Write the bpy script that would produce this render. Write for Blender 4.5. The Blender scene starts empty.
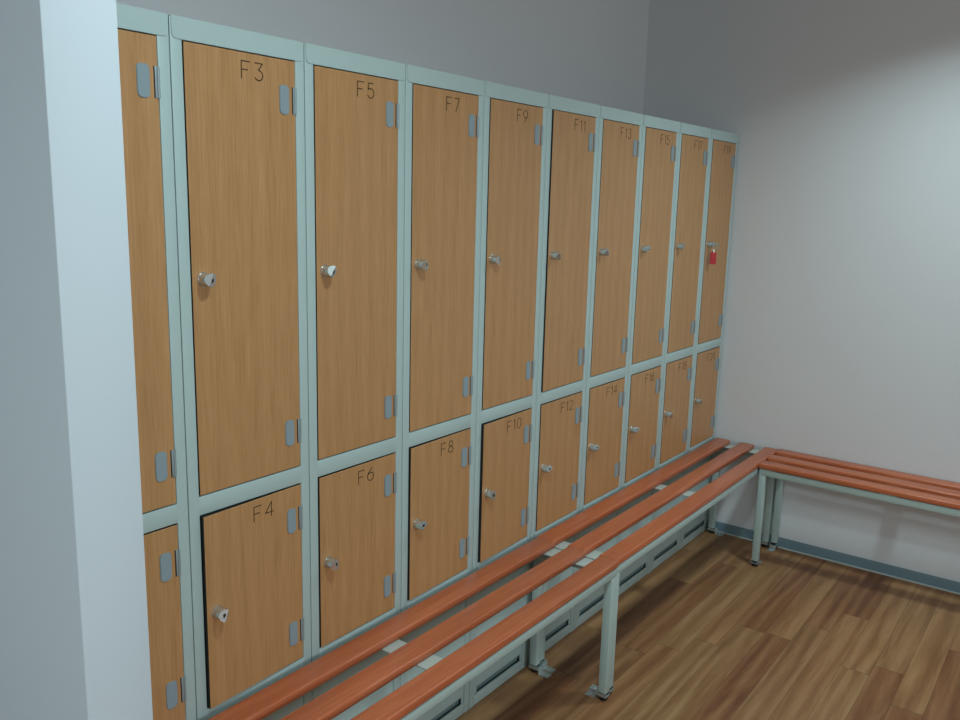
import bpy, bmesh, math, random
from mathutils import Vector, Matrix
random.seed(7)
SC = bpy.context.scene
COL = SC.collection
R = math.radians

# ------------------------------------------------------------------ helpers
def s2l(c):
    return tuple(((v/255)/12.92 if v/255 <= .04045 else ((v/255+.055)/1.055)**2.4) for v in c) + (1,)

class MB:
    def __init__(s): s.bm = bmesh.new()
    def box(s, x0, x1, y0, y1, z0, z1, bev=0, seg=2, mat=0):
        t = bmesh.new()
        bmesh.ops.create_cube(t, size=1)
        bmesh.ops.scale(t, vec=(x1-x0, y1-y0, z1-z0), verts=t.verts)
        bmesh.ops.translate(t, vec=((x0+x1)/2, (y0+y1)/2, (z0+z1)/2), verts=t.verts)
        if bev: bmesh.ops.bevel(t, geom=t.edges[:], offset=bev, segments=seg, affect='EDGES', profile=.5)
        s.join(t, mat); return s
    def cyl(s, p, r, h, axis='Z', seg=24, r2=None, bev=0, mat=0):
        t = bmesh.new()
        bmesh.ops.create_cone(t, cap_ends=True, segments=seg, radius1=r, radius2=r if r2 is None else r2, depth=h)
        if bev:
            es = [e for e in t.edges if len(e.link_faces) == 2 and any(len(f.verts) > 4 for f in e.link_faces)]
            bmesh.ops.bevel(t, geom=es, offset=bev, segments=2, affect='EDGES')
        if axis == 'Y': bmesh.ops.rotate(t, cent=(0,0,0), matrix=Matrix.Rotation(R(90), 3, 'X'), verts=t.verts)
        if axis == 'X': bmesh.ops.rotate(t, cent=(0,0,0), matrix=Matrix.Rotation(R(90), 3, 'Y'), verts=t.verts)
        bmesh.ops.translate(t, vec=p, verts=t.verts)
        s.join(t, mat); return s
    def prism(s, pts, y0, y1, bev=0, mat=0):
        """outline in x/z, extruded along y"""
        t = bmesh.new()
        f = t.faces.new([t.verts.new((x, y0, z)) for x, z in pts])
        r = bmesh.ops.extrude_face_region(t, geom=[f])
        bmesh.ops.translate(t, vec=(0, y1-y0, 0), verts=[v for v in r['geom'] if isinstance(v, bmesh.types.BMVert)])
        bmesh.ops.recalc_face_normals(t, faces=t.faces)
        if bev:
            es = [e for e in t.edges if all(abs(v.co.y-y0) < 1e-6 for v in e.verts)]
            bmesh.ops.bevel(t, geom=es, offset=bev, segments=2, affect='EDGES')
        s.join(t, mat); return s
    def torus(s, c, R1, r, nx=24, ny=8, axis='Y', mat=0):
        t = bmesh.new(); rings = []
        for i in range(nx):
            a = 2*math.pi*i/nx; ring = []
            for j in range(ny):
                b = 2*math.pi*j/ny; d = R1+r*math.cos(b); h = r*math.sin(b)
                v = {'Y': (d*math.cos(a), h, d*math.sin(a)), 'X': (h, d*math.cos(a), d*math.sin(a)),
                     'Z': (d*math.cos(a), d*math.sin(a), h)}[axis]
                ring.append(t.verts.new(Vector(v)+Vector(c)))
            rings.append(ring)
        for i in range(nx):
            for j in range(ny):
                f = t.faces.new((rings[i][j], rings[(i+1) % nx][j], rings[(i+1) % nx][(j+1) % ny], rings[i][(j+1) % ny]))
                f.smooth = True
        bmesh.ops.recalc_face_normals(t, faces=t.faces)
        s.join(t, mat); return s
    def join(s, t, mat=0):
        for f in t.faces: f.material_index = mat
        m = bpy.data.meshes.new('tmp'); t.to_mesh(m); t.free()
        s.bm.from_mesh(m); bpy.data.meshes.remove(m)
    def mesh(s, name, mats, smooth=35):
        m = bpy.data.meshes.new(name)
        s.bm.to_mesh(m); s.bm.free()
        for q in (mats if isinstance(mats, (list, tuple)) else [mats]): m.materials.append(q)
        if smooth:
            for p in m.polygons: p.use_smooth = True
            m.set_sharp_from_angle(angle=R(smooth))
        return m

def link(name, data, parent=None, loc=(0,0,0), rot=(0,0,0)):
    o = bpy.data.objects.new(name, data)
    COL.objects.link(o); o.parent = parent; o.location = loc; o.rotation_euler = rot
    return o
def tag(o, label=None, cat=None, group=None, kind=None):
    for k, v in (('label', label), ('category', cat), ('group', group), ('kind', kind)):
        if v: o[k] = v
    return o
def structure(name, mb, m, smooth=0):
    return tag(link(name, mb.mesh(name, m, smooth)), kind='structure')

# ------------------------------------------------------------------ materials
class NT:
    def __init__(s, name):
        s.m = bpy.data.materials.new(name); s.m.use_nodes = True
        s.n = s.m.node_tree.nodes; s.l = s.m.node_tree.links
        s.b = s.n['Principled BSDF']
    def node(s, t, ins=None, **kw):
        q = s.n.new(t)
        for k, v in kw.items(): setattr(q, k, v)
        for k, v in (ins or {}).items(): s.put(q.inputs[k], v)
        return q
    def put(s, sock, v):
        if isinstance(v, bpy.types.NodeSocket): s.l.new(v, sock)
        else: sock.default_value = v
    def math(s, op, a, b=0.0, c=None):
        q = s.node('ShaderNodeMath', operation=op)
        s.put(q.inputs[0], a); s.put(q.inputs[1], b)
        if c is not None: s.put(q.inputs[2], c)
        return q.outputs[0]
    def mix(s, f, a, b, mode='MIX'):
        q = s.node('ShaderNodeMix', data_type='RGBA', blend_type=mode)
        s.put(q.inputs[0], f); s.put(q.inputs[6], a); s.put(q.inputs[7], b)
        return q.outputs[2]
    def ramp(s, f, stops):
        q = s.node('ShaderNodeValToRGB'); e = q.color_ramp.elements
        while len(e) < len(stops): e.new(.5)
        for i, (p, c) in enumerate(stops): e[i].position = p; e[i].color = c
        s.put(q.inputs[0], f); return q.outputs[0]
    def bump(s, h, strength=.1, dist=.001):
        q = s.node('ShaderNodeBump', {'Strength': strength, 'Distance': dist, 'Height': h})
        s.put(s.b.inputs['Normal'], q.outputs[0])
    def set(s, **kw):
        for k, v in kw.items(): s.put(s.b.inputs[k.replace('_', ' ')], v)
        return s.m

def plain(name, rgb, rough=.5, metal=0, var=.04, scale=40, bump=0, spec=.5):
    t = NT(name)
    co = t.node('ShaderNodeTexCoord').outputs['Object']
    nz = t.node('ShaderNodeTexNoise', {'Vector': co, 'Scale': scale, 'Detail': 3}).outputs[0]
    c = s2l(rgb)
    t.set(Base_Color=t.mix(nz, tuple(v*(1-var) for v in c[:3])+(1,), tuple(min(1, v*(1+var)) for v in c[:3])+(1,)),
          Roughness=rough, Metallic=metal, Specular_IOR_Level=spec)
    if bump: t.bump(nz, bump)
    return t.m

M = {}
M['wall'] = plain('painted_plaster', (209, 209, 210), .85, var=.015, scale=3, spec=.2)
M['partition'] = plain('cool_white_paint', (198, 207, 213), .85, var=.015, scale=3, spec=.2)
M['ceiling'] = plain('ceiling_paint', (190, 190, 188), .9, var=.01, scale=3, spec=.2)
M['steel'] = plain('pale_green_powder_coat', (171, 190, 187), .45, var=.02, scale=60, bump=.02)
M['bench_steel'] = plain('grey_green_powder_coat', (169, 186, 181), .42, var=.02, scale=60, bump=.02)
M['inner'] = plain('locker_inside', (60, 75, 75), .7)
M['hinge'] = plain('grey_hinge_plastic', (136, 152, 158), .4, var=.03, scale=200)
M['nickel'] = plain('satin_nickel', (206, 210, 208), .25, metal=.85, var=.03, scale=400)
M['knuckle'] = plain('pale_zinc_knuckle', (150, 162, 164), .4, metal=.3)
M['slot'] = plain('slot_backing', (112, 134, 135), .7)
M['black'] = plain('black_plastic', (18, 19, 20), .5)
M['zinc'] = plain('zinc_plate', (190, 198, 196), .38, metal=.75, var=.06, scale=150)
M['plate'] = plain('pale_crossbar_paint', (186, 194, 186), .5, var=.02)
M['core'] = plain('dark_board_core', (26, 26, 24), .6)
M['red'] = plain('red_plastic', (178, 8, 18), .5)
M['ink'] = plain('engraved_number', (74, 60, 42), .8, spec=.1)
M['skirting'] = plain('blue_grey_vinyl', (104, 126, 134), .45, var=.05, scale=20)
M['sealant'] = plain('pale_sealant', (190, 200, 198), .6)
M['trim'] = plain('white_lamp_trim', (225, 226, 224), .4)

def wood_door():
    t = NT('oak_laminate')
    co = t.node('ShaderNodeTexCoord').outputs['Object']
    rnd = t.node('ShaderNodeObjectInfo').outputs['Random']
    off = t.node('ShaderNodeCombineXYZ', {'X': t.math('MULTIPLY', rnd, 3.7), 'Z': t.math('MULTIPLY', rnd, 9.1)}).outputs[0]
    v = t.node('ShaderNodeVectorMath', operation='ADD'); t.put(v.inputs[0], co); t.put(v.inputs[1], off)
    v = v.outputs[0]
    mp = t.node('ShaderNodeMapping', {'Vector': v, 'Scale': (230, 60, 9)}).outputs[0]
    fine = t.node('ShaderNodeTexNoise', {'Vector': mp, 'Scale': 1, 'Detail': 4, 'Roughness': .65}).outputs[0]
    mp2 = t.node('ShaderNodeMapping', {'Vector': v, 'Scale': (28, 10, 1.1)}).outputs[0]
    mid = t.node('ShaderNodeTexNoise', {'Vector': mp2, 'Scale': 1, 'Detail': 3}).outputs[0]
    mp3 = t.node('ShaderNodeMapping', {'Vector': v, 'Scale': (1.0, 1, .06)}).outputs[0]
    wv = t.node('ShaderNodeTexWave', {'Vector': mp3, 'Scale': 7, 'Distortion': 6, 'Detail': 2, 'Detail Scale': 1.2},
                wave_type='BANDS', bands_direction='X').outputs[0]
    g = t.math('ADD', t.math('MULTIPLY', fine, .80), t.math('ADD', t.math('MULTIPLY', mid, .16), t.math('MULTIPLY', wv, .08)))
    c = t.ramp(g, [(.30, s2l((162, 118, 73))), (.5, s2l((177, 131, 85))), (.72, s2l((190, 144, 98)))])
    t.set(Base_Color=c, Roughness=.42, Specular_IOR_Level=.5)
    t.bump(fine, .05, .0003)
    return t.m
M['door'] = wood_door()

def wood_slat():
    t = NT('cherry_slat')
    co = t.node('ShaderNodeTexCoord').outputs['Object']
    rnd = t.node('ShaderNodeObjectInfo').outputs['Random']
    off = t.node('ShaderNodeCombineXYZ', {'X': t.math('MULTIPLY', rnd, 8.3), 'Y': t.math('MULTIPLY', rnd, 3.1)}).outputs[0]
    v = t.node('ShaderNodeVectorMath', operation='ADD'); t.put(v.inputs[0], co); t.put(v.inputs[1], off)
    v = v.outputs[0]
    fine = t.node('ShaderNodeTexNoise', {'Vector': t.node('ShaderNodeMapping', {'Vector': v, 'Scale': (9, 240, 240)}).outputs[0], 'Scale': 1, 'Detail': 4, 'Roughness': .6}).outputs[0]
    mid = t.node('ShaderNodeTexNoise', {'Vector': t.node('ShaderNodeMapping', {'Vector': v, 'Scale': (2.2, 36, 36)}).outputs[0], 'Scale': 1, 'Detail': 3}).outputs[0]
    g = t.math('ADD', t.math('MULTIPLY', fine, .55), t.math('MULTIPLY', mid, .45))
    c = t.ramp(g, [(.3, s2l((164, 83, 50))), (.5, s2l((186, 101, 65))), (.7, s2l((204, 118, 80)))])
    t.set(Base_Color=c, Roughness=.33, Specular_IOR_Level=.5)
    t.bump(fine, .05, .0004)
    return t.m
M['slat'] = wood_slat()

def wood_floor():
    PW, PL = .0885, .86
    t = NT('plank_vinyl')
    co = t.node('ShaderNodeTexCoord').outputs['Object']
    sx = t.node('ShaderNodeSeparateXYZ', {'Vector': co}).outputs
    yr = t.math('DIVIDE', t.math('ADD', sx[1], -.004), PW)
    row = t.math('FLOOR', yr); fy = t.math('FRACT', yr)
    wn = t.node('ShaderNodeTexWhiteNoise', {'W': row}, noise_dimensions='1D').outputs['Value']
    xr = t.math('ADD', t.math('DIVIDE', sx[0], PL), t.math('MULTIPLY', wn, 7.3))
    coln = t.math('FLOOR', xr); fx = t.math('FRACT', xr)
    cell = t.node('ShaderNodeCombineXYZ', {'X': coln, 'Y': row}).outputs[0]
    w2 = t.node('ShaderNodeTexWhiteNoise', {'Vector': cell}, noise_dimensions='3D')
    r1 = w2.outputs['Value']
    rc = t.node('ShaderNodeSeparateColor', {'Color': w2.outputs['Color']}).outputs
    # grain, shifted per plank
    sh = t.node('ShaderNodeVectorMath', operation='MULTIPLY'); t.put(sh.inputs[0], w2.outputs['Color']); sh.inputs[1].default_value = (20, 20, 20)
    v = t.node('ShaderNodeVectorMath', operation='ADD'); t.put(v.inputs[0], co); t.put(v.inputs[1], sh.outputs[0]); v = v.outputs[0]
    fine = t.node('ShaderNodeTexNoise', {'Vector': t.node('ShaderNodeMapping', {'Vector': v, 'Scale': (4, 60, 1)}).outputs[0], 'Scale': 1, 'Detail': 9, 'Roughness': .78, 'Distortion': .9}).outputs[0]
    mid = t.node('ShaderNodeTexNoise', {'Vector': t.node('ShaderNodeMapping', {'Vector': v, 'Scale': (2.0, 22, 1)}).outputs[0], 'Scale': 1, 'Detail': 5, 'Distortion': 1.3}).outputs[0]
    ring = t.node('ShaderNodeTexWave', {'Vector': t.node('ShaderNodeMapping', {'Vector': v, 'Scale': (.30, 3.0, 1)}).outputs[0], 'Scale': 2.2, 'Distortion': 9, 'Detail': 3, 'Detail Scale': .8}, wave_type='RINGS').outputs[0]
    g = t.math('ADD', t.math('MULTIPLY', fine, .42), t.math('ADD', t.math('MULTIPLY', mid, .46), t.math('MULTIPLY', ring, .12)))
    light = t.ramp(g, [(.36, s2l((132, 90, 55))), (.5, s2l((156, 114, 74))), (.64, s2l((174, 133, 92)))])
    red = t.ramp(g, [(.36, s2l((108, 62, 36))), (.5, s2l((136, 88, 54))), (.64, s2l((158, 112, 74)))])
    tone = t.ramp(t.math('ADD', t.math('MULTIPLY', r1, .72), t.math('MULTIPLY', mid, .35)), [(.28, (0,0,0,1)), (.80, (1,1,1,1))])
    c = t.mix(tone, light, red)
    c = t.mix(t.math('MULTIPLY', rc[1], .25), c, (.12, .07, .035, 1))
    ey = t.math('GREATER_THAN', t.math('ABSOLUTE', t.math('SUBTRACT', fy, .5)), .489)
    ex = t.math('GREATER_THAN', t.math('ABSOLUTE', t.math('SUBTRACT', fx, .5)), .4975)
    e = t.math('MAXIMUM', ey, ex)
    c = t.mix(t.math('MULTIPLY', e, .45), c, (.05, .028, .014, 1))
    t.set(Base_Color=c, Roughness=t.math('ADD', .40, t.math('MULTIPLY', fine, .12)), Specular_IOR_Level=.35)
    t.bump(t.math('SUBTRACT', fine, t.math('MULTIPLY', e, .6)), .08, .0006)
    return t.m
M['floor'] = wood_floor()

# ------------------------------------------------------------------ the room
XW, YB, ZC = 2.709, .452, 2.42          # right wall, back wall, ceiling
XL, YF = -3.2, -5.2
structure('floor', MB().box(XL-.1, XW+.1, YF-.1, YB+.1, -.1, 0), M['floor'])
structure('ceiling', MB().box(XL-.1, XW+.1, YF-.1, YB+.1, ZC, ZC+.1), M['ceiling'])
structure('wall_back', MB().box(XL-.1, XW+.1, YB, YB+.1, 0, ZC), M['wall'])
structure('wall_right', MB().box(XW, XW+.1, YF, YB, 0, ZC), M['wall'])
structure('wall_left', MB().box(XL-.1, XL, YF, YB, 0, ZC), M['wall'])
structure('wall_front', MB().box(XL-.1, XW+.1, YF-.1, YF, 0, ZC), M['wall'])
PX0, PX1, PY = -.3965, -.305, -.352
structure('wall_partition', MB().box(PX0, PX1, PY, YB, 0, ZC, bev=.0025), M['partition'], 40)
bb = MB().prism([(XW-.001, .0), (XW-.001, .044), (XW-.005, .044), (XW-.008, .038), (XW-.008, .014), (XW-.012, .0055), (XW-.012, 0)][::-1], YF, -.0, mat=0)
bb.box(XW-.017, XW-.0118, YF, -.0, 0, .006, bev=.001, mat=1)
structure('baseboard_right', bb, [M['skirting'], M['sealant']], 40)

# ------------------------------------------------------------------ lockers
W, H = .300, 1.752
DZ = [(.893, 1.7125), (.4485, .851)]     # upper door, lower door (z0, z1)
DX0, DX1 = .0262, .2745
def rrect(x0, x1, z0, z1, rb, rt, n=6):
    pts = []
    for cx, cz, a0, r in ((x1-rb, z0+rb, -90, rb), (x1-rt, z1-rt, 0, rt), (x0+rt, z1-rt, 90, rt), (x0+rb, z0+rb, 180, rb)):
        for i in range(n+1):
            a = R(a0+90*i/n); pts.append((cx+r*math.cos(a), cz+r*math.sin(a)))
    return pts

def body_mesh():
    b = MB()
    # shell
    b.box(.0008, .0022, .001, .450, 0, H-.001); b.box(W-.0022, W-.0008, .001, .450, 0, H-.001)
    b.box(.002, W-.002, .447, .449, 0, H-.001); b.box(.002, W-.002, .012, .448, H-.003, H-.001)
    # front uprights with a folded return
    for x0, x1 in ((.0010, .0238), (W-.0238, W-.0010)):
        b.box(x0, x1, 0, .0125, 0, H-.002, bev=.0012)
    b.box(.0225, .0240, .002, .03, .036, H-.01); b.box(W-.0240, W-.0225, .002, .03, .036, H-.01)
    # middle rail, bottom rail, shelf and floor of the compartments
    b.box(.0228, W-.0228, .0002, .020, .8535, .8905, bev=.001)
    b.box(.0228, W-.0228, .0002, .020, .412, .4460, bev=.001)
    b.box(.002, W-.002, .018, .448, .871, .8730); b.box(.002, W-.002, .018, .448, .440, .4420)
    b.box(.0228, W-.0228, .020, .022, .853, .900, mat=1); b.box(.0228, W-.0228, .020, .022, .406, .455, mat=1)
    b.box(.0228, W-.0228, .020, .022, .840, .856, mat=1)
    return b.mesh('locker_body', [M['steel'], M['inner']])
BODY = body_mesh()
cb = MB().prism(rrect(.0032, W-.0032, 1.7145, H, .010, .0012), -.0016, .011, bev=.0006)
cb.box(.0010, W-.0010, .010, .4495, H-.001, H+.0008)
CAP = cb.mesh('top_cap', M['steel'])
# recessed lower panel with its long slot, two rivets, and the lip under the slot
kp = MB()
kp.box(.0240, W-.0240, .0045, .0065, .0540, .412)
kp.box(.0240, .0400, .0045, .0065, .0330, .0545); kp.box(W-.0330, W-.0240, .0045, .0065, .0330, .0545)
kp.box(.0240, W-.0240, .0015, .0065, .0, .0335, bev=.0008)
kp.box(.0380, W-.0310, .0150, .0160, .02, .07, mat=1)
for x in (.034, W-.034):
    kp.cyl((x, .0040, .082), .0030, .0014, 'Y', 12)
for x in (.012, W-.012):
    kp.cyl((x, -.0003, .105), .0026, .0014, 'Y', 12)
PLINTH = kp.mesh('vent_panel', [M['steel'], M['slot']])

def door_mesh(h):
    b = MB(); w = DX1-DX0
    b.box(-w, 0, 0, .0120, 0, h, bev=.0006, seg=1)
    for f in b.bm.faces:
        if abs(f.normal.y) < .3: f.material_index = 1     # dark core shows on the edges of the board
    return b.mesh('door', [M['door'], M['core']])
DOORS = [door_mesh(z1-z0) for z0, z1 in DZ]
hb = MB()
hb.prism(rrect(-.0400, -.0165, -.0275, .0275, .0095, .0075), -.0022, .0002, bev=.0009)
hb.cyl((.0002, -.0004, 0), .0027, .052, 'Z', 14, bev=.0006, mat=2)
hb.box(-.0062, .0012, -.0010, .0004, -.026, .026, bev=.0004, mat=2)
hb.box(-.0084, -.0062, -.0003, .0002, -.026, .026, mat=1)
HINGE = hb.mesh('hinge', [M['hinge'], M['black'], M['knuckle']])

# cam lock: a barrel whose end is cut to two slanting facets that meet in a ridge
TA, TB = R(24), R(34)
def lock_mesh():
    b = MB()
    b.cyl((0, -.0010, 0), .0134, .0020, 'Y', 36, bev=.0006)
    t = bmesh.new()
    bmesh.ops.create_cone(t, cap_ends=True, segments=40, radius1=.0124, radius2=.0124, depth=.040)
    bmesh.ops.rotate(t, cent=(0,0,0), matrix=Matrix.Rotation(R(90), 3, 'X'), verts=t.verts)
    bmesh.ops.translate(t, vec=(0, -.020, 0), verts=t.verts)
    for sgn, a in ((1, TA), (-1, TB)):
        no = Vector((-sgn*math.sin(a), -math.cos(a), 0))   # outward normal of the facet
        co = Vector((.0025, -.0265, 0))
        r = bmesh.ops.bisect_plane(t, geom=t.verts[:]+t.edges[:]+t.faces[:], plane_co=co, plane_no=no, clear_outer=True)
        es = [g for g in r['geom_cut'] if isinstance(g, bmesh.types.BMEdge)]
        bmesh.ops.edgenet_fill(t, edges=es)
    bmesh.ops.recalc_face_normals(t, faces=t.faces)
    b.join(t)
    return b.mesh('cam_lock', M['nickel'], 25)
LOCK = lock_mesh()
kh = MB()
kh.prism(rrect(-.0016, .0016, -.0046, .0046, .0014, .0014), -.0004, .0003)
kh.cyl((0, -.00005, 0), .0030, .0006, 'Y', 20)
KH = kh.mesh('keyhole', M['black'])

# single-stroke numerals as engraved by a router: poly-lines in a 0..1 box
def arc(cx, cy, rx, ry, a0, a1, n=10):
    return [(cx+rx*math.cos(R(a0+(a1-a0)*i/n)), cy+ry*math.sin(R(a0+(a1-a0)*i/n))) for i in range(n+1)]
G = {
 'F': [[(0,0),(0,1),(.62,1)], [(0,.52),(.46,.52)]],
 '0': [arc(.34,.5,.34,.5,90,450,24)],
 '1': [[(.12,.80),(.30,1),(.30,0)]],
 '2': [arc(.32,.70,.30,.30,165,-35,10)+[(0,0),(.64,0)]],
 '3': [[(.04,1),(.60,1),(.30,.60)]+arc(.30,.30,.32,.30,80,-150,12)],
 '4': [[(.50,0),(.50,1),(0,.30),(.68,.30)]],
 '5': [[(.58,1),(.12,1),(.06,.56)]+arc(.31,.32,.33,.32,120,-150,12)],
 '6': [[(.50,1)]+arc(.34,.34,.34,.40,140,180,4)+arc(.33,.31,.33,.31,180,530,18)],
 '7': [[(0,1),(.62,1),(.20,0)]],
 '8': [arc(.33,.76,.25,.24,270,630,18), arc(.33,.26,.33,.26,90,450,18)],
 '9': [arc(.33,.69,.33,.31,0,360,18)[::-1]+[(.62,.55),(.22,0)]],
}
ADV = {'F': .98, '1': .70}
def number_mesh(txt, h=.0308, sw=.0021):
    b = MB(); x = 0; wd = h*1.0
    total = sum(ADV.get(c, .96) for c in txt)-.28
    x = -total/2
    for c in txt:
        for line in G[c]:
            pts = [((px+x)*wd, (pz-.5)*h) for px, pz in line]
            for (ax, az), (bx, bz) in zip(pts, pts[1:]):
                L = math.hypot(bx-ax, bz-az)
                if L < 1e-6: continue
                nx, nz = -(bz-az)/L*sw/2, (bx-ax)/L*sw/2
                b.prism([(ax+nx, az+nz), (ax-nx, az-nz), (bx-nx, bz-nz), (bx+nx, bz+nz)], -.0003, .0001)
            for (ax, az) in pts:
                b.cyl((ax, -.0001, az), sw/2, .0004, 'Y', 8)
        x += ADV.get(c, .96)
    return b.mesh('number', M['ink'], 0)

AJAR = {'F4': 1.7, 'F8': 1.0, 'F10': 1.5, 'F6': .5, 'F11': .8, 'F12': .3, 'F2': 0, 'F9': .15}
ROT = {'F3': 205, 'F5': 215, 'F7': 150, 'F9': 165, 'F11': 140, 'F13': 120, 'F15': 250, 'F17': 200, 'F19': 180,
       'F4': 20, 'F6': 150, 'F8': 60, 'F10': 15, 'F12': 70, 'F14': 95, 'F16': 80, 'F18': 130, 'F20': 160, 'F1': 0, 'F2': 0}
def where(u):
    if u == 1: return 'leftmost, half hidden behind the partition wall end'
    if u == 19: return 'last by the right wall, a red-tagged key hanging on it'
    return None
for k in range(-1, 9):
    up, lo = 2*k+3, 2*k+4
    t = link('locker', None, loc=(k*W, 0, 0)); t.empty_display_size = .1
    extra = where(up) or {3: 'its lower door standing ajar', 5: 'between units F3 and F7', 7: 'above the near bench',
                          9: 'lower door slightly open', 11: 'behind the joint of the benches', 13: 'above the far bench',
                          15: 'between units F13 and F17', 17: 'second from the right wall'}[up]
    if up == 19: lab = 'pale green locker, wood doors F19 over F20, last in the row by the right wall'
    elif up == 1: lab = 'pale green two-door wood-faced locker leftmost, half hidden behind the white partition end'
    else: lab = 'pale green locker, wood doors F%d over F%d, %s' % (up, lo, extra)
    tag(t, lab, 'locker', 'row of lockers along the back wall')
    link('locker_body', BODY, t); link('top_cap', CAP, t); link('vent_panel', PLINTH, t)
    for i, n in enumerate((up, lo)):
        nm = 'F%d' % n; z0, z1 = DZ[i]
        d = link('door', DOORS[i], t, (DX1, -.0008, z0), (0, 0, R(AJAR.get(nm, 0))))
        tag(d, 'oak-look wooden door numbered %s' % nm)
        h = z1-z0
        for zz in (h-.0745, .077 if i == 0 else .068):
            link('hinge', HINGE, d, (0, 0, zz))
        lx, lz = -(DX1-.050), (1.302 if i == 0 else .648)-z0
        a = R(ROT[nm])
        link('cam_lock', LOCK, d, (lx, 0, lz), (0, a, 0))
        # keyhole lies on the broad facet
        mloc = Matrix.Translation((lx, 0, lz)) @ Matrix.Rotation(a, 4, 'Y') @ Matrix.Translation((.0025-.0052*math.cos(TA), -.0265+.0052*math.sin(TA), 0)) @ Matrix.Rotation(-TA, 4, 'Z')
        ko = link('keyhole', KH, d); ko.matrix_local = mloc
        link('number', number_mesh(nm), d, (-(DX1-(.172 if n < 10 else .180)), -.00005, h-.0305))

# key with a red tag in the lock of F19
kx, ky, kz = 8*W+.0500, -.0195, 1.302
kt = link('key_ring', None, loc=(kx, ky, kz)); kt.empty_display_size = .03
tag(kt, 'key with a red plastic tag hanging from the lock of locker door F19', 'key')
b = MB(); b.box(-.0012, .0012, -.018, -.0065, -.0042, .0042, bev=.0004); b.cyl((0, -.020, 0), .0090, .0022, 'X', 20, bev=.0005)
link('key', b.mesh('key', M['nickel']), kt)
link('split_ring', MB().torus((0, -.0145, -.0130), .0090, .0010, axis='X').mesh('split_ring', M['nickel']), kt)
b = MB(); b.prism(rrect(-.0125, .0125, -.080, -.028, .0055, .009), -.0025, .0025, bev=.001)
link('tag', b.mesh('tag', M['red']), kt, (-.004, -.0085, 0), (0, 0, R(-48)))
b = MB(); b.prism(rrect(-.0018, .0018, -.0320, -.0200, .001, .001), -.0032, -.0024)
link('tag_link', b.mesh('tag_link', M['zinc']), kt, (-.004, -.0085, 0), (0, 0, R(-48)))

# ------------------------------------------------------------------ benches
# local frame: length along x (0..L), back edge at y=0, front edge towards -y
ZS, TS = .440, .0190
YS = [(0, -.0625), (-.1095, -.1705), (-.2175, -.2775)]
def slat_mesh(y0, y1, L):
    t = bmesh.new(); b = MB()
    bmesh.ops.create_cube(t, size=1)
    bmesh.ops.scale(t, vec=(L, y0-y1, TS), verts=t.verts)
    long_ = [e for e in t.edges if abs(e.verts[0].co.x-e.verts[1].co.x) > .5]
    top = [e for e in long_ if e.verts[0].co.z > 0]
    bmesh.ops.bevel(t, geom=top, offset=.0040, segments=4, affect='EDGES', profile=.5)
    rest = [e for e in t.edges if len(e.link_faces) == 2 and e.calc_face_angle(0) > 1.0]
    bmesh.ops.bevel(t, geom=rest, offset=.0012, segments=2, affect='EDGES', profile=.5)
    b.join(t)
    return b.mesh('slat', M['slat'], 50)

F0, F1, B = -.2745, -.004, .0254         # front and back line of the frame, tube size
zt = ZS-TS-.0002
def frame_mesh(L):
    fr = MB()
    fr.box(0.003, L-.003, F0, F0+B, zt-.0037-B, zt-.0037, bev=.002); fr.box(0.003, L-.003, F1-B, F1, zt-.0037-B, zt-.0037, bev=.002)
    for x0 in (.003, L-.003-B): fr.box(x0, x0+B, F0+B-.001, F1-B+.001, zt-.0037-B, zt-.0037, bev=.001)
    return fr.mesh('seat_frame', M['bench_steel'])
LEG = MB().box(-B/2, B/2, -B/2, B/2, .0245, zt-.0037-B+.001, bev=.002).mesh('leg', M['bench_steel'])
cbm = MB(); cbm.box(-.029, .029, F0+.004, F1-.004, zt-.0036, zt-.0002, bev=.0006)
CROSS = cbm.mesh('crossbar', M['plate'])
gl = MB(); gl.cyl((0, 0, .0055), .0125, .011, 'Z', 24, bev=.0015); gl.cyl((0, 0, .016), .006, .012, 'Z', 16)
gl.box(-.0122, .0122, -.0122, .0122, .0195, .0250, bev=.001)
GLIDE = gl.mesh('glide', M['black'])
fb = MB()                                # stepped floor bracket running towards +y
fb.box(-.0135, .0135, -.0140, .0230, .0125, .0155, bev=.0006)
fb.box(-.0135, .0135, .0210, .0240, .0010, .0150, bev=.0006)
fb.prism([(-.0135, 0), (.0135, 0), (.0135, .003), (-.0135, .003)], .0215, .0560, bev=.0005)
fb.cyl((0, .042, .0036), .0052, .0022, 'Z', 16, r2=.003)
fb.box(-.0135, -.0118, -.0140, .0220, .0125, .0230); fb.box(.0118, .0135, -.0140, .0220, .0125, .0230)
FOOT = fb.mesh('floor_bracket', M['zinc'])

MESH = {}
def bench(label, loc, rz, L):
    if L not in MESH: MESH[L] = ([slat_mesh(y0, y1, L) for y0, y1 in YS], frame_mesh(L))
    SLATS, FRAME = MESH[L]
    t = link('slatted_bench', None, loc=loc, rot=(0, 0, rz)); t.empty_display_size = .2
    tag(t, label, 'bench', 'slatted changing room benches')
    for m, (y0, y1) in zip(SLATS, YS):
        link('slat', m, t, (L/2, (y0+y1)/2, ZS-TS/2))
    link('seat_frame', FRAME, t)
    for x in (.0315, L/2, L-.0315):
        o = link('crossbar', CROSS, t, (x, 0, 0)); o['label'] = 'pale flat steel crossbar'
    for x in (.003+B/2, L-.003-B/2):
        for y, s in ((F0+B/2, 1), (F1-B/2, -1)):
            lg = link('leg', LEG, t, (x, y, 0))
            g = link('glide', GLIDE, lg); g['label'] = 'black round foot'
            f = link('floor_bracket', FOOT, lg, (0, 0, 0), (0, 0, 0 if s > 0 else math.pi)); f['label'] = 'shiny stepped floor bracket'
    return t
bench('near red-brown slatted bench in front of lockers F1 to F7, running off the bottom edge', (-.2635, -.0180, 0), 0, 1.474)
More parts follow.
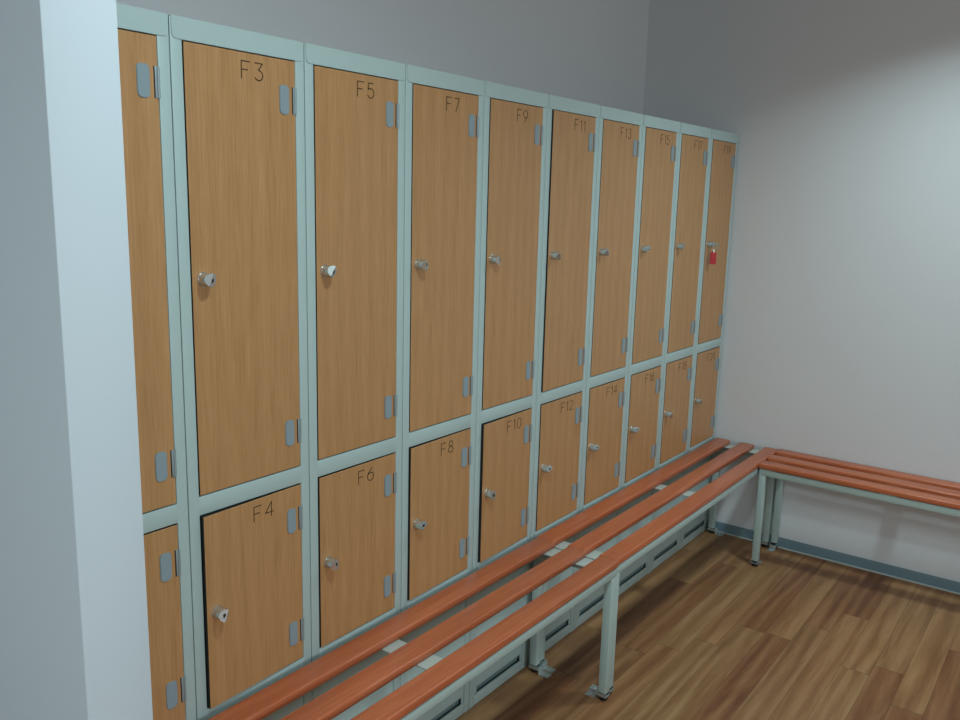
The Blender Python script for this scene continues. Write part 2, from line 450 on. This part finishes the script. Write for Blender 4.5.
bench('far red-brown slatted bench in front of lockers F11 to F19, ending at the right wall', (1.2125, -.0130, 0), 0, 1.474)
bench('red-brown slatted bench standing along the right wall, cut by the picture edge', (2.7030, -.2925, 0), R(-90), .96)

# ------------------------------------------------------------------ lamps
TINT = (.76, 1.0, 1.06)
def lamp(x, y, power, label, spread=130, r=.10, z=ZC):
    t = link('recessed_downlight', None, loc=(x, y, z)); t.empty_display_size = .1
    tag(t, label, 'ceiling light', 'recessed round ceiling lights')
    b = MB()
    n = 40; rings = [(r+.002, -.002), (r+.004, -.006), (r+.02, -.006), (r+.022, -.0005)]
    tm = bmesh.new(); vs = [[tm.verts.new((a*math.cos(2*math.pi*i/n), a*math.sin(2*math.pi*i/n), zz)) for i in range(n)] for a, zz in rings]
    for j in range(len(rings)-1):
        for i in range(n): tm.faces.new((vs[j][i], vs[j][(i+1) % n], vs[j+1][(i+1) % n], vs[j+1][i]))
    bmesh.ops.recalc_face_normals(tm, faces=tm.faces)
    b.join(tm); link('trim_ring', b.mesh('trim_ring', M['trim'], 40), t)
    ld = bpy.data.lights.new('downlight', 'AREA'); ld.shape = 'DISK'; ld.size = 2*r; ld.energy = power
    ld.color = TINT; ld.spread = R(spread)
    link('lamp_disc', ld, t, (0, 0, -.004))
lamp(.05, -1.00, 13.5, 'round recessed ceiling light in front of lockers F1 and F3', 165)
lamp(1.98, -1.00, 10, 'round recessed ceiling light in front of lockers F15 and F17', 130)
lamp(-2.00, -1.00, 20, 'round recessed ceiling light beyond the partition', 160)

# unseen framed opening added behind the camera to give soft cool fill
def added_fill_window(name, x0, x1, z0, z1):
    b = MB(); y = YF
    for a in ((x0, x1, z0, z0+.05), (x0, x1, z1-.05, z1), (x0, x0+.05, z0, z1), (x1-.05, x1, z0, z1), ((x0+x1)/2-.025, (x0+x1)/2+.025, z0, z1)):
        b.box(a[0], a[1], y+.001, y+.05, a[2], a[3])
    structure(name, b, M['trim'])
    ld = bpy.data.lights.new('added_fill_light', 'AREA'); ld.shape = 'RECTANGLE'; ld.size = x1-x0-.1; ld.size_y = z1-z0-.1
    ld.energy = 74; ld.color = (.88, 1.0, 1.06)
    link('added_fill_light', ld, None, ((x0+x1)/2, y+.006, (z0+z1)/2), (R(90), 0, 0))
added_fill_window('added_fill_window_1', -2.6, .6, .9, 2.2)

w = bpy.data.worlds.new('room_air'); SC.world = w; w.use_nodes = True
w.node_tree.nodes['Background'].inputs[0].default_value = (.8, .85, .9, 1)
w.node_tree.nodes['Background'].inputs[1].default_value = .02

# ------------------------------------------------------------------ camera
CP = Vector((-.8951844, -1.3297163, 1.4595302)); yaw, pit, rol, FPX = .635114783, -.187636429, .0259325674, 848.5124
F = Vector((math.cos(pit)*math.cos(yaw), math.cos(pit)*math.sin(yaw), math.sin(pit)))
R0 = Vector((math.sin(yaw), -math.cos(yaw), 0)); U0 = R0.cross(F)
R2 = math.cos(rol)*R0+math.sin(rol)*U0; U2 = -math.sin(rol)*R0+math.cos(rol)*U0
cd = bpy.data.cameras.new('camera'); cam = link('camera', cd)
cd.sensor_fit = 'HORIZONTAL'; cd.sensor_width = 36; cd.lens = FPX*36/960; cd.clip_start = .02
cam.matrix_world = Matrix(((R2.x, U2.x, -F.x, CP.x), (R2.y, U2.y, -F.y, CP.y), (R2.z, U2.z, -F.z, CP.z), (0, 0, 0, 1)))
SC.camera = cam
vs = SC.view_settings
vs.view_transform = 'Standard'; vs.look = 'None'; vs.gamma = 1; vs.use_curve_mapping = False; vs.exposure = 0.0
